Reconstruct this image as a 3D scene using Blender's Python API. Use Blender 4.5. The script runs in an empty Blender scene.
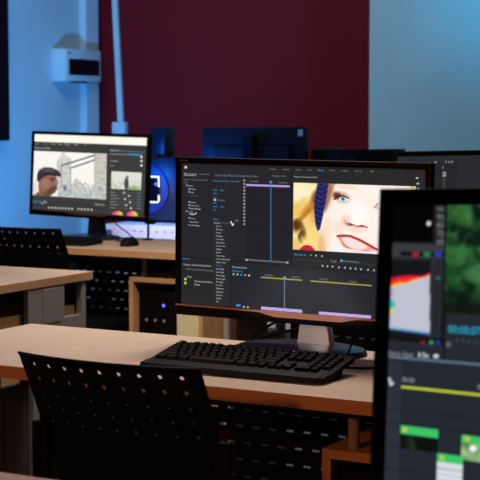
import bpy, bmesh, math, random
import numpy as np
from mathutils import Matrix, Vector
random.seed(4)
SC = bpy.context.scene
COL = SC.collection
R = math.radians

# ------------------------------------------------------------------ camera
FPX, YAW, PITCH, CAMZ = 1500.0, R(29), math.atan(120 / 1500.0), 1.24
FW = Vector((-math.sin(YAW) * math.cos(PITCH), math.cos(YAW) * math.cos(PITCH), -math.sin(PITCH)))
RT = Vector((math.cos(YAW), math.sin(YAW), 0))
UP = RT.cross(FW)
CAM = Vector((0, 0, CAMZ))


def ray(px, py):
    return FW + RT * ((px - 240) / FPX) + UP * ((240 - py) / FPX)


# ------------------------------------------------------------------ materials
def lin(c):
    c = np.asarray(c, dtype=float) / 255.0
    return np.where(c <= 0.04045, c / 12.92, ((c + 0.055) / 1.055) ** 2.4)


def mat(name, rgb, rough=0.5, metal=0.0, spec=0.5, noise=0.0, scale=30.0, bump=0.0, stretch=(1, 1, 1), coat=0.0):
    m = bpy.data.materials.new(name)
    m.use_nodes = True
    nt = m.node_tree
    b = nt.nodes['Principled BSDF']
    l = lin(rgb)
    b.inputs['Base Color'].default_value = (l[0], l[1], l[2], 1)
    b.inputs['Roughness'].default_value = rough
    b.inputs['Metallic'].default_value = metal
    b.inputs['Specular IOR Level'].default_value = spec
    b.inputs['Coat Weight'].default_value = coat
    tc = nt.nodes.new('ShaderNodeTexCoord')
    mp = nt.nodes.new('ShaderNodeMapping')
    mp.inputs['Scale'].default_value = stretch
    nz = nt.nodes.new('ShaderNodeTexNoise')
    nz.inputs['Scale'].default_value = scale
    nz.inputs['Detail'].default_value = 5
    nt.links.new(tc.outputs['Object'], mp.inputs['Vector'])
    nt.links.new(mp.outputs['Vector'], nz.inputs['Vector'])
    if noise > 0:
        rp = nt.nodes.new('ShaderNodeValToRGB')
        a, c = l * (1 - noise), np.minimum(l * (1 + noise), 1)
        rp.color_ramp.elements[0].position = 0.3
        rp.color_ramp.elements[1].position = 0.7
        rp.color_ramp.elements[0].color = (a[0], a[1], a[2], 1)
        rp.color_ramp.elements[1].color = (c[0], c[1], c[2], 1)
        nt.links.new(nz.outputs['Fac'], rp.inputs['Fac'])
        nt.links.new(rp.outputs['Color'], b.inputs['Base Color'])
    if bump > 0:
        bp = nt.nodes.new('ShaderNodeBump')
        bp.inputs['Strength'].default_value = bump
        bp.inputs['Distance'].default_value = 0.002
        nt.links.new(nz.outputs['Fac'], bp.inputs['Height'])
        nt.links.new(bp.outputs['Normal'], b.inputs['Normal'])
    return m


def emis(name, rgb, strength=1.0):
    m = bpy.data.materials.new(name)
    m.use_nodes = True
    nt = m.node_tree
    nt.nodes.clear()
    o = nt.nodes.new('ShaderNodeOutputMaterial')
    e = nt.nodes.new('ShaderNodeEmission')
    l = lin(rgb)
    e.inputs['Color'].default_value = (l[0], l[1], l[2], 1)
    e.inputs['Strength'].default_value = strength
    nt.links.new(e.outputs[0], o.inputs[0])
    return m


def emis_attr(name):
    """lit screen: each point of the picture gives off its own colour"""
    m = bpy.data.materials.new(name)
    m.use_nodes = True
    nt = m.node_tree
    nt.nodes.clear()
    o = nt.nodes.new('ShaderNodeOutputMaterial')
    e = nt.nodes.new('ShaderNodeEmission')
    a = nt.nodes.new('ShaderNodeAttribute')
    a.attribute_name = 'picture'
    g = nt.nodes.new('ShaderNodeBsdfGlossy')
    g.inputs['Roughness'].default_value = 0.35
    g.inputs['Color'].default_value = (0.02, 0.02, 0.02, 1)
    ad = nt.nodes.new('ShaderNodeAddShader')
    nt.links.new(a.outputs['Color'], e.inputs['Color'])
    nt.links.new(e.outputs[0], ad.inputs[0])
    nt.links.new(g.outputs[0], ad.inputs[1])
    nt.links.new(ad.outputs[0], o.inputs[0])
    return m


WOOD = mat('beech_laminate', (204, 174, 146), 0.42, spec=0.35, noise=0.10, scale=9, stretch=(1.2, 14, 14), bump=0.05)
EDGE = mat('beech_edge_band', (190, 140, 96), 0.5, spec=0.3, noise=0.08, scale=12, stretch=(1, 10, 10))
SHELFW = mat('beech_shelf_board', (186, 138, 92), 0.55, spec=0.3, noise=0.10, scale=10, stretch=(2, 10, 2))
CREAM = mat('cream_board', (214, 196, 152), 0.6, noise=0.04, scale=40)
DARKM = mat('dark_powder_coat', (46, 36, 36), 0.45, spec=0.4, noise=0.10, scale=300)
GREYM = mat('grey_powder_coat', (140, 128, 120), 0.5, spec=0.3, noise=0.05, scale=300)
WHITEM = mat('white_powder_coat', (215, 212, 225), 0.5, noise=0.03, scale=200)
BLACK = mat('black_plastic', (11, 10, 11), 0.55, spec=0.18, noise=0.1, scale=400)
CHAIRB = mat('black_chair_plastic', (8, 7, 7), 0.6, spec=0.12, noise=0.12, scale=300, bump=0.05)
GLOSS = mat('gloss_black_plastic', (8, 5, 5), 0.5, spec=0.1, noise=0.05, scale=100)
KEYM = mat('key_plastic', (24, 19, 18), 0.7, spec=0.05, noise=0.1, scale=200)
KEYBODY = mat('keyboard_plastic', (20, 17, 17), 0.6, spec=0.08, noise=0.1, scale=200)
SILVER = mat('brushed_silver', (222, 218, 214), 0.35, metal=0.3, noise=0.05, scale=60, stretch=(1, 1, 12))
BASEM = mat('gloss_dark_base', (22, 32, 46), 0.28, spec=0.5, noise=0.04, scale=60)
LIPSHEEN = mat('lip_sheen_tint', (205, 146, 114), 0.4, metal=0.2, noise=0.06, scale=60, stretch=(1, 8, 8))  # orange reflection on the bezel lip, put into its colour
LIPSHEEND = mat('dim_lip_sheen_tint', (92, 66, 54), 0.4, metal=0.2, noise=0.06, scale=60, stretch=(1, 8, 8))  # darker copy of the lip reflection colour, for the less lit monitor
BLUEDARK = mat('dark_casing', (30, 34, 46), 0.4, spec=0.4, noise=0.06, scale=120)
TOWERM = mat('tower_casing', (24, 30, 48), 0.4, spec=0.4, noise=0.06, scale=120)
OFFWHITE = mat('white_plastic', (214, 212, 214), 0.45, noise=0.03, scale=80)
SMOKED = mat('smoked_window', (12, 10, 14), 0.2, spec=0.4, noise=0.05, scale=50)
STICK = mat('white_sticker', (225, 228, 235), 0.6, noise=0.03, scale=80)
BRONZE = mat('bronze_print', (150, 96, 66), 0.5, noise=0.03, scale=80)
GREYCABLE = mat('grey_cable', (90, 86, 86), 0.5, noise=0.05, scale=80)
BLUEINK = mat('blue_print', (40, 60, 130), 0.5, noise=0.03, scale=80)
RUBBER = mat('black_rubber', (9, 9, 9), 0.85, spec=0.08, noise=0.1, scale=80)
FLOORM = mat('floor_vinyl', (92, 86, 84), 0.35, spec=0.4, noise=0.12, scale=6, bump=0.02)
WALLW = mat('white_wall_paint', (205, 208, 212), 0.8, spec=0.15, noise=0.025, scale=2.2, bump=0.05)
WALLR = mat('crimson_wall_paint', (130, 15, 24), 0.75, spec=0.15, noise=0.04, scale=3.0, bump=0.05)
WALLB = mat('pale_wall_paint', (200, 208, 210), 0.75, spec=0.2, noise=0.035, scale=3.2, bump=0.05)
CEILM = mat('ceiling_paint', (190, 190, 190), 0.9, noise=0.03, scale=20)
LED_BLUE = emis('blue_light', (60, 70, 255), 6.0)
LED_WHITE = emis('cool_white_light', (215, 232, 255), 2.0)
LED_RED = emis('red_light', (255, 30, 50), 0.9)
LED_RING = mat('blue_fan_cover', (20, 52, 112), 0.45, noise=0.06, scale=40)
SCREEN = emis_attr('lit_screen')
TVSCREEN = mat('switched_off_screen', (8, 10, 22), 0.25, spec=0.5, noise=0.05, scale=20)


# ------------------------------------------------------------------ mesh helpers
class MB:
    def __init__(self):
        self.v, self.f, self.mi = [], [], []

    def add(self, vs, fs, mi=0):
        o = len(self.v)
        self.v += [tuple(p) for p in vs]
        for f in fs:
            self.f.append([i + o for i in f])
            self.mi.append(mi)
        return self

    def box(self, x0, x1, y0, y1, z0, z1, bev=0.0, mi=0, M=None, seg=2):
        bm = bmesh.new()
        bmesh.ops.create_cube(bm, size=1.0)
        for v in bm.verts:
            v.co = Vector((x0 + (v.co.x + .5) * (x1 - x0), y0 + (v.co.y + .5) * (y1 - y0), z0 + (v.co.z + .5) * (z1 - z0)))
        if bev > 0:
            bmesh.ops.bevel(bm, geom=list(bm.edges), offset=bev, segments=seg, affect='EDGES', profile=0.5)
        return self._bm(bm, mi, M)

    def _bm(self, bm, mi=0, M=None):
        bm.verts.index_update()
        vs = [(M @ v.co if M else v.co.copy()) for v in bm.verts]
        fs = [[v.index for v in f.verts] for f in bm.faces]
        bm.free()
        return self.add(vs, fs, mi)

    def prism(self, outline, axis, a0, a1, mi=0, bev=0.0, M=None):
        """outline of 2-D points extruded along axis ('x','y','z') from a0 to a1"""
        bm = bmesh.new()

        def P(p, a):
            return {'x': (a, p[0], p[1]), 'y': (p[0], a, p[1]), 'z': (p[0], p[1], a)}[axis]
        A = [bm.verts.new(P(p, a0)) for p in outline]
        B = [bm.verts.new(P(p, a1)) for p in outline]
        n = len(outline)
        bm.faces.new(A)
        bm.faces.new(B[::-1])
        for i in range(n):
            bm.faces.new((A[i], B[i], B[(i + 1) % n], A[(i + 1) % n]))
        bmesh.ops.recalc_face_normals(bm, faces=list(bm.faces))
        if bev > 0:
            es = [e for e in bm.edges if len(e.link_faces) == 2 and any(len(f.verts) == n for f in e.link_faces)]
            bmesh.ops.bevel(bm, geom=es, offset=bev, segments=2, affect='EDGES', profile=0.5)
        return self._bm(bm, mi, M)

    def tube(self, pts, r, n=10, mi=0):
        pts = [Vector(p) for p in pts]
        rs = r if isinstance(r, (list, tuple)) else [r] * len(pts)
        rings = []
        prev = None
        for i, p in enumerate(pts):
            t = (pts[min(i + 1, len(pts) - 1)] - pts[max(i - 1, 0)]).normalized()
            if prev is None:
                a = Vector((0, 0, 1)) if abs(t.z) < 0.9 else Vector((1, 0, 0))
                nx = t.cross(a).normalized()
            else:
                nx = (prev - t * prev.dot(t)).normalized()
            prev = nx
            ny = t.cross(nx)
            rings.append([p + (nx * math.cos(2 * math.pi * k / n) + ny * math.sin(2 * math.pi * k / n)) * rs[i] for k in range(n)])
        vs = [q for ring in rings for q in ring]
        fs = []
        for i in range(len(pts) - 1):
            for k in range(n):
                fs.append([i * n + k, i * n + (k + 1) % n, (i + 1) * n + (k + 1) % n, (i + 1) * n + k])
        fs.append(list(range(n))[::-1])
        fs.append([(len(pts) - 1) * n + k for k in range(n)])
        return self.add(vs, fs, mi)

    def lathe(self, prof, n=32, c=(0, 0, 0), sx=1.0, sy=1.0, mi=0, axis='z'):
        """prof: (radius, height) from bottom to top"""
        vs, fs = [], []
        for r, h in prof:
            for k in range(n):
                a = 2 * math.pi * k / n
                x, y = r * math.cos(a) * sx, r * math.sin(a) * sy
                p = {'z': (x, y, h), 'y': (x, -h, y), 'x': (h, x, y)}[axis]
                vs.append((c[0] + p[0], c[1] + p[1], c[2] + p[2]))
        m = len(prof)
        for i in range(m - 1):
            for k in range(n):
                fs.append([i * n + k, i * n + (k + 1) % n, (i + 1) * n + (k + 1) % n, (i + 1) * n + k])
        fs.append(list(range(n))[::-1])
        fs.append([(m - 1) * n + k for k in range(n)])
        return self.add(vs, fs, mi)

    def xf(self, M):
        self.v = [tuple(M @ Vector(p)) for p in self.v]
        return self

    def build(self, name, mats, parent=None, smooth=False, label=None):
        me = bpy.data.meshes.new(name)
        me.from_pydata(self.v, [], self.f)
        mats = mats if isinstance(mats, (list, tuple)) else [mats]
        for m in mats:
            me.materials.append(m)
        me.polygons.foreach_set('material_index', self.mi)
        bm = bmesh.new()
        bm.from_mesh(me)
        bmesh.ops.recalc_face_normals(bm, faces=list(bm.faces))
        if smooth:
            for f in bm.faces:
                f.smooth = True
            for e in bm.edges:
                if len(e.link_faces) == 2 and e.calc_face_angle(0) > R(38):
                    e.smooth = False
        bm.to_mesh(me)
        bm.free()
        o = bpy.data.objects.new(name, me)
        COL.objects.link(o)
        if parent is not None:
            o.parent = parent
        if label:
            o['label'] = label
        return o


def tag(o, label, cat, group=None, kind=None):
    o['label'] = label
    o['category'] = cat
    if group:
        o['group'] = group
    if kind:
        o['kind'] = kind
    return o


def thing(name, label, cat, loc=(0, 0, 0), rz=0.0, group=None):
    o = bpy.data.objects.new(name, None)
    o.empty_display_size = 0.05
    COL.objects.link(o)
    o.location = loc
    o.rotation_euler = (0, 0, rz)
    return tag(o, label, cat, group)


def copy_tree(o, parent=None):
    c = o.copy()
    COL.objects.link(c)
    if parent is not None:
        c.parent = parent
    for ch in list(o.children):
        copy_tree(ch, c)
    return c


def struct(name, mb, m):
    o = mb.build(name, m)
    o['kind'] = 'structure'
    return o


def perforated(mb, cols, rows, holefn, mapfn, thick_fn):
    """cols/rows: cell boundaries; holefn(i,j)->None or (half_w, half_h, round); built as front and back skin with hole walls"""
    def cellpts(x0, x1, y0, y1):
        xm, ym = (x0 + x1) / 2, (y0 + y1) / 2
        return [(x0, y0), (xm, y0), (x1, y0), (x1, ym), (x1, y1), (xm, y1), (x0, y1), (x0, ym)]
    for j in range(len(rows) - 1):
        cc = cols(j)
        for i in range(len(cc) - 1):
            per = cellpts(cc[i], cc[i + 1], rows[j], rows[j + 1])
            h = holefn(i, j)
            A = [mapfn(*p) for p in per]
            B = [thick_fn(*p) for p in per]
            if not h:
                mb.add(A, [list(range(8))])
                mb.add(B, [list(range(8))[::-1]])
            else:
                cx, cy = (cc[i] + cc[i + 1]) / 2, (rows[j] + rows[j + 1]) / 2
                hw, hh, rnd = h
                k = 0.7071 if rnd else 1.0
                ring = [(-k, -k), (0, -1), (k, -k), (1, 0), (k, k), (0, 1), (-k, k), (-1, 0)]
                hp = [(cx + a * hw, cy + b * hh) for a, b in ring]
                HA = [mapfn(*p) for p in hp]
                HB = [thick_fn(*p) for p in hp]
                q = [[n, (n + 1) % 8, 8 + (n + 1) % 8, 8 + n] for n in range(8)]
                mb.add(A + HA, q)
                mb.add(B + HB, [f[::-1] for f in q])
                mb.add(HA + HB, q)
    # outer rim
    c0 = cols(0)
    per = []
    for j in range(len(rows) - 1):
        c = cols(j)
        for xx in (c[0], c[-1]):
            a, b = (xx, rows[j]), (xx, rows[j + 1])
            mb.add([mapfn(*a), mapfn(*b), thick_fn(*b), thick_fn(*a)], [[0, 1, 2, 3]])
    for j, yy in ((0, rows[0]), (len(rows) - 2, rows[-1])):
        c = cols(j)
        for i in range(len(c) - 1):
            a, b = (c[i], yy), (c[i + 1], yy)
            mb.add([mapfn(*a), mapfn(*b), thick_fn(*b), thick_fn(*a)], [[0, 1, 2, 3]])
    return mb


# ------------------------------------------------------------------ room
XL, XR, YB, YF, ZC = -5.475, 1.7, 8.0, -1.6, 3.0
XW = -3.573
struct('floor', MB().box(XL - .1, XR + .1, YF - .1, YB + .1, -.1, 0), FLOORM)
struct('ceiling', MB().box(XL - .1, XR + .1, YF - .1, YB + .1, ZC, ZC + .1), CEILM)
struct('wall_left', MB().box(XL - .1, XL, YF, YB, 0, ZC), WALLW)
struct('wall_right', MB().box(XR, XR + .1, YF, YB, 0, ZC), WALLW)
struct('wall_front', MB().box(XL - .1, XR + .1, YF - .1, YF, 0, ZC), WALLW)
struct('wall_back', MB().box(XL - .1, XW, YB, YB + .1, 0, ZC), WALLR)
struct('wall_back_right', MB().box(XW, XR + .1, YB - .012, YB + .1, 0, ZC), WALLB)
struct('baseboard_left', MB().box(XL, XL + .014, YF, YB, 0, .09, .004), GREYM)
struct('baseboard_back', MB().box(XL + .014, XR, YB - .03, YB - .012, 0, .09, .004), GREYM)

# cable trunking in the corner, breaker box on it
tk = thing('cable_trunking', 'white vertical cable trunking on the blue-lit wall, running above and below the breaker box', 'cable trunking', (XL, 7.87, .09))
MB().box(0, .05, -.07, .07, 0, 1.384, .004).build('trunk_length', OFFWHITE, tk)
MB().box(0, .05, -.07, .07, 1.587, 2.91, .004).build('trunk_length', OFFWHITE, tk)
tag(MB().box(XL, XL + .006, 7.953, 7.996, .09, 3.0, .002).build('corner_strip', OFFWHITE), 'narrow white strip in the corner where the blue-lit wall meets the crimson wall', 'trim strip')

bx = thing('breaker_box', 'white wall-mounted breaker box with a dark smoked window', 'breaker box', (XL + .05, 7.69, 1.475))
MB().box(-.05, .045, -.19, .19, 0, .20, .006).build('case', OFFWHITE, bx, True)
MB().box(.045, .058, -.185, .187, .004, .196, .004).build('cover', OFFWHITE, bx, True)
MB().box(.056, .0605, -.155, .172, .04, .138, .002).build('window', SMOKED, bx, label='dark smoked window')
MB().box(.057, .0592, -.165, -.135, .168, .176).build('logo', BLUEINK, bx)
MB().box(.01, .05, -.09, .05, -.007, .0, .002).build('latch', BLACK, bx)

cd = thing('wall_conduit', 'thin white cable conduit running down the crimson wall to a socket box', 'conduit', (-5.289, YB, 1.15))
Mc = Matrix.Rotation(R(-2.9), 4, 'Y')
MB().box(-.019, .019, -.022, 0, .07, 1.846, .003).xf(Mc).build('trunk', OFFWHITE, cd)
MB().box(-.050, .044, -.045, 0, 0, .077, .004).build('socket_box', OFFWHITE, cd, True)

# television on the left wall
tv = thing('television', 'black wall-mounted television at the left edge on the blue-lit wall', 'television', (XL, 6.23, 1.12))
MB().box(.0, .035, -.45, .45, .12, .7, .01).build('back_shell', BLACK, tv)
MB().box(.035, .075, -.76, .76, 0, .88, .006).build('frame', BLACK, tv)
MB().box(.074, .0765, -.73, .73, .045, .855).build('screen', TVSCREEN, tv)


# ------------------------------------------------------------------ desks
def slot_panel(x0, x1, y, z0, z1, thick=.0025, extra=0):
    pw, ph = .0428, .0385
    nr = int((z1 - z0 - .02) / ph)
    mz = (z1 - z0 - nr * ph) / 2
    mz = .011
    nr += extra - 2
    rows = [z0] + [z0 + mz + k * ph for k in range(nr + 1)] + [z1]
    n = int((x1 - x0 - .08) / pw)
    mx = (x1 - x0 - n * pw) / 2

    def cols(j):
        s = pw / 4 if j % 2 else -pw / 4
        return [x0] + [x0 + mx + s + k * pw for k in range(n + 1)] + [x1]

    def hole(i, j):
        if j in (0, len(rows) - 2) or i in (0, n + 1 - 0):
            return None
        return (.0092, .0027, False)
    mb = MB()
    perforated(mb, cols, rows, hole, lambda a, b: (a, y, b), lambda a, b: (a, y + thick, b))
    return mb


def make_desk(label, x0, x1, yf, yb, cubby=True, top=None, flip=False, group=None, panel=None, legm=None, cream=False):
    top = top or WOOD
    panel = panel or DARKM
    legm = legm or GREYM
    t = thing('computer_desk', label, 'desk', ((x0 + x1) / 2, (yf + yb) / 2, 0))
    w, d = (x1 - x0) / 2, (yb - yf) / 2
    mb = MB().box(-w + .0012, w - .0012, -d + .0012, d - .0012, .714, .74, .001)
    tp = mb.build('tabletop', top, t)
    if top is WOOD:
        e = MB()
        z0, z1 = .7143, .7393
        e.box(-w, w, -d, -d + .002, z0, z1).box(-w, w, d - .002, d, z0, z1)
        e.box(-w, -w + .002, -d + .002, d - .002, z0, z1).box(w - .002, w, -d + .002, d - .002, z0, z1)
        e.build('edge_band', EDGE, tp)
    yp = (-d + .03) if flip else (d - .03)
    if flip:
        slot_panel(-w + .06, w - .045, -d - .004, .299, .738, extra=3).build('modesty_panel', panel, t)
    else:
        slot_panel(-w + .045, w - .045, yp, .29, .70).build('modesty_panel', panel, t)
    for s in (-1, 1):
        xx = s * (w - .018)
        lg = MB()
        lg.box(xx - .006, xx + .015, -.085, .108, .03, .714, .003)
        leg = lg.build('leg', legm, t)
        MB().box(xx - .02, xx + .02, -d + .03, d - .02, 0, .03, .006).build('foot', legm, leg)
        MB().box(xx + s * .015, xx + s * .0175, -.012, .082, .595, .705, .001).build('cable_cover', legm, leg)
        sl = MB()
        for a in range(4):
            for b in range(3):
                sl.box(xx + s * .015, xx + s * .0165, -.004 + a * .024, .010 + a * .024, .51 + b * .022, .515 + b * .022)
        sl.build('vent_slots', BLACK, leg)
        MB().box(xx - .012, xx + .012, min(yp - .026, yp + .03) if not flip else yp + .004, yp - .002 if not flip else yp + .03, .20, .714, .002).build('panel_post', GREYM, t)
        if not flip:
            MB().box(xx - .010, xx + .010, .108, yp - .026, .12, .603, .002).build('side_web', legm, t)
    if cubby:
        a, b = w - .368, w - .036
        f, k = -d + .055, d - .055
        c = MB()
        c.box(a, a + .018, f, k, .10, .614).box(b - .018, b, f, k, .10, .614)
        c.box(a, b, f, k, .614, .632, .001).box(a + .018, b - .018, f, k, .10, .118)
        cb = c.build('computer_shelf', SHELFW, t)
        p = MB()
        p.tube([(a + .052, f + .028, .632), (a + .052, f + .028, .714)], .011, 14)
        p.build('shelf_post', GREYM, t, True)
        q = MB()
        q.tube([(b - .05, k - .04, .632), (b - .05, k - .04, .714)], .011, 14)
        q.build('shelf_post', GREYM, t, True)
        if cream:
            MB().box(b - .122, b - .019, f + .012, f + .03, .118, .612, .001).build('shelf_panel', CREAM, t, label='plain cream panel closing the right of the shelf')
    return t


make_desk('long beech desk in the middle carrying the large monitor and the keyboard', -2.23, -.83, 2.42, 2.96)
make_desk('beech desk at the left with an empty bare top and its right corner in view', -4.226, -2.826, 3.565, 4.092)
make_desk('beech desk hidden behind the large central monitor, under the far right monitor', -2.12, -.72, 3.565, 4.092)
make_desk('beech desk in the left background carrying the monitor with the man in a cap', -4.222, -2.822, 4.81, 5.36, cream=True)
make_desk('foreground beech desk under the right monitor, a sliver of its top at bottom left', -1.90, -.10, 1.14, 1.677, cubby=False)
make_desk('pale desk by the crimson wall with a white slotted front panel', -4.08, -1.9, 5.985, 6.62, cubby=False, top=WHITEM, flip=True, panel=WHITEM, legm=WHITEM)


# ------------------------------------------------------------------ chairs
def make_chair(label, loc, rz=0.0):
    t = thing('perforated_chair', label, 'chair', loc, rz, 'black perforated office chairs')
    Rr, half, lean = .58, R(18.7), R(28)
    W = 2 * Rr * half
    Hh = .47
    zt, yt = .831, 0.0

    def mp(off):
        def f(s, h):
            ph = s / Rr
            rr = Rr - off
            bend = .045 * (h / Hh) ** 2
            y = yt + (Rr - rr * math.cos(ph)) + h * math.sin(lean) - bend
            z = zt - h * math.cos(lean) + off * math.sin(lean)
            return (rr * math.sin(ph), y, z)
        return f
    n, px = 9, .0382
    m = (W - n * px) / 2
    cols = [-W / 2] + [-W / 2 + m + k * px for k in range(n + 1)] + [W / 2]
    ph = .0305
    rows = [0.0, .004] + [.004 + ph * k for k in range(1, 14)] + [Hh - .03, Hh]
    mb = MB()
    perforated(mb, lambda j: cols, rows, lambda i, j: None if (i in (0, n + 1) or j == 0 or j > 5) else (.0042, .0046, True), mp(0), mp(.0022))
    mb.build('backrest', CHAIRB, t)
    # rounded lip along the top
    lip = MB()
    lip.tube([mp(.001)(-W / 2 + W * k / 24, 0.0) for k in range(25)], .003, 8)
    lip.build('top_lip', CHAIRB, t, True)
    # upright that carries the backrest
    su = MB()
    su.box(-.035, .035, .125, .15, .33, .60, .008)
    su.box(-.03, .03, .14, .32, .335, .36, .006)
    su.build('back_support', BLACK, t)
    # seat
    se = MB()
    se.prism([(-.20, .17), (-.215, .30), (-.21, .52), (-.17, .58), (.17, .58), (.21, .52), (.215, .30), (.20, .17)], 'z', .405, .445, bev=.012)
    se.build('seat', CHAIRB, t, True)
    for s in (-1, 1):
        a = MB()
        x0, x1 = (-.20, -.165) if s < 0 else (.176, .208)
        a.box(x0, x1, .084, .102, .40, .70, .004)
        a.box(x0, x1, .08, .40, .375, .405, .005)
        a.build('side_bracket', RUBBER, t, True)
    MB().lathe([(.03, .10), (.03, .26), (.018, .262), (.018, .405)], 16, (0, .36, 0)).build('gas_column', BLACK, t, True)
    for k in range(5):
        a = 2 * math.pi * k / 5 + .3
        e = Vector((math.cos(a) * .27, .36 + math.sin(a) * .27, .075))
        lg = MB().tube([(0, .36, .11), (e.x * .5, .36 + (e.y - .36) * .5, .105), tuple(e)], [.022, .018, .013], 8).build('base_leg', BLACK, t, True)
        MB().lathe([(.022, -.010), (.026, -.006), (.026, .006), (.022, .010)], 14, (e.x, e.y, .0265), axis='x').build('caster', RUBBER, lg, True)
    return t


ch = make_chair('black perforated chair back in the foreground before the central desk', (-1.424, 2.069, 0))
ch2 = copy_tree(ch)
ch2.location = (-3.49, 4.545, 0)
ch2['label'] = 'black perforated chair back at the far left, behind the bare beech desk'


# ------------------------------------------------------------------ screens
class Pic:
    """a picture shown on a screen, painted on a fine grid of points"""

    def __init__(self, M, x0, x1, z0, z1, nx, nz, bg):
        self.M, self.x0, self.x1, self.z0, self.z1, self.nx, self.nz = M, x0, x1, z0, z1, nx, nz
        xs = np.linspace(x0, x1, nx)
        zs = np.linspace(z1, z0, nz)
        X, Z = np.meshgrid(xs, zs)
        self.X, self.Z = X, Z
        A = np.array(M)
        P = [A[i, 0] * X + A[i, 2] * Z + A[i, 3] for i in range(3)]
        D = [P[0] - CAM.x, P[1] - CAM.y, P[2] - CAM.z]
        w = D[0] * FW.x + D[1] * FW.y + D[2] * FW.z
        self.PX = 240 + FPX * (D[0] * RT.x + D[1] * RT.y + D[2] * RT.z) / w
        self.PY = 240 - FPX * (D[0] * UP.x + D[1] * UP.y + D[2] * UP.z) / w
        self.c = np.zeros(X.shape + (3,)) + np.array(bg, float)
        self.rng = np.random.default_rng(3)
        self.texts = []

    def loc(self, px, py):
        d = ray(px, py)
        n = (self.M.to_3x3() @ Vector((0, 1, 0)))
        o = self.M.translation
        k = (o - CAM).dot(n) / d.dot(n)
        p = self.M.inverted() @ (CAM + d * k)
        return p.x, p.z

    def put(self, m, col, a=1.0):
        m = np.clip(m, 0, 1)[..., None] * a
        self.c = self.c * (1 - m) + np.array(col, float) * m

    def rect(self, px0, py0, px1, py1, col, a=1.0):
        """upright rectangle on the screen; corners given by two seen points"""
        xa, za = self.loc(px0, py0)
        xb, zb = self.loc(px1, py1)
        lo, hi = sorted((xa, xb))
        l2, h2 = sorted((za, zb))
        dx, dz = (self.x1 - self.x0) / self.nx, (self.z1 - self.z0) / self.nz
        m = np.clip((self.X - lo) / dx + .5, 0, 1) * np.clip((hi - self.X) / dx + .5, 0, 1)
        m = m * np.clip((self.Z - l2) / dz + .5, 0, 1) * np.clip((h2 - self.Z) / dz + .5, 0, 1)
        self.put(m, col, a)
        return m

    def ell(self, cx, cy, rx, ry, col, a=1.0, soft=.35, rot=0.0):
        dx, dy = self.PX - cx, self.PY - cy
        c, s = math.cos(rot), math.sin(rot)
        u, v = dx * c + dy * s, -dx * s + dy * c
        d = np.sqrt((u / rx) ** 2 + (v / ry) ** 2)
        m = np.clip((1 + soft / 2 - d) / soft, 0, 1)
        self.put(m * m * (3 - 2 * m), col, a)

    def inside(self, pts):
        x, y = self.PX, self.PY
        r = np.zeros(x.shape, bool)
        n = len(pts)
        for i in range(n):
            xa, ya = pts[i]
            xb, yb = pts[(i + 1) % n]
            if ya == yb:
                continue
            cnd = ((ya > y) != (yb > y)) & (x < (xb - xa) * (y - ya) / (yb - ya) + xa)
            r ^= cnd
        return r.astype(float)

    def blur(self, m, k):
        for _ in range(2):
            for ax in (0, 1):
                p = np.pad(m, [(k, k) if i == ax else (0, 0) for i in range(m.ndim)], mode='edge')
                cs = np.cumsum(p, axis=ax)
                cs = np.concatenate([np.zeros_like(np.take(cs, [0], axis=ax)), cs], axis=ax)
                n = m.shape[ax]
                hi = np.take(cs, range(2 * k + 1, 2 * k + 1 + n), axis=ax)
                lo = np.take(cs, range(0, n), axis=ax)
                m = (hi - lo) / (2 * k + 1)
        return m

    def poly(self, pts, col, a=1.0, soft=1):
        m = self.inside(pts)
        if soft:
            m = self.blur(m, soft)
        self.put(m, col, a)

    def line(self, pts, w, col, a=1.0):
        m = np.zeros(self.PX.shape)
        for (xa, ya), (xb, yb) in zip(pts[:-1], pts[1:]):
            L = max((xb - xa) ** 2 + (yb - ya) ** 2, 1e-6)
            t = np.clip(((self.PX - xa) * (xb - xa) + (self.PY - ya) * (yb - ya)) / L, 0, 1)
            d = np.hypot(self.PX - xa - t * (xb - xa), self.PY - ya - t * (yb - ya))
            m = np.maximum(m, np.clip((w / 2 - d) / .4 + .5, 0, 1))
        self.put(m, col, a)

    def noise(self, k):
        n = self.blur(self.rng.random(self.PX.shape), k)
        n = (n - n.mean()) / (n.std() + 1e-9)
        return n

    def text(self, s, px0, px1, py, col, py1=None):
        """a word between two seen points on its centre line"""
        xa, za = self.loc(px0, py)
        xb, zb = self.loc(px1, py if py1 is None else py1)
        self.texts.append((s, xa, xb, za, col))

    def build(self, parent, Mroot):
        nx, nz = self.nx, self.nz
        v = np.stack([self.X.ravel(), np.zeros(nx * nz), self.Z.ravel()], 1)
        A = np.array(Mroot)
        v = v @ A[:3, :3].T + A[:3, 3]
        i = np.arange(nx * nz).reshape(nz, nx)
        f = np.stack([i[1:, :-1], i[1:, 1:], i[:-1, 1:], i[:-1, :-1]], -1).reshape(-1, 4)
        me = bpy.data.meshes.new('screen')
        me.vertices.add(len(v))
        me.vertices.foreach_set('co', v.ravel())
        me.loops.add(f.size)
        me.loops.foreach_set('vertex_index', f.ravel())
        me.polygons.add(len(f))
        me.polygons.foreach_set('loop_start', np.arange(len(f)) * 4)
        me.update(calc_edges=True)
        at = me.attributes.new('picture', 'FLOAT_COLOR', 'POINT')
        rgba = np.ones((nx * nz, 4))
        rgba[:, :3] = lin(np.clip(self.c, 0, 255)).reshape(-1, 3)
        at.data.foreach_set('color', rgba.ravel())
        me.materials.append(SCREEN)
        o = bpy.data.objects.new('screen', me)
        COL.objects.link(o)
        o.parent = parent
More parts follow.
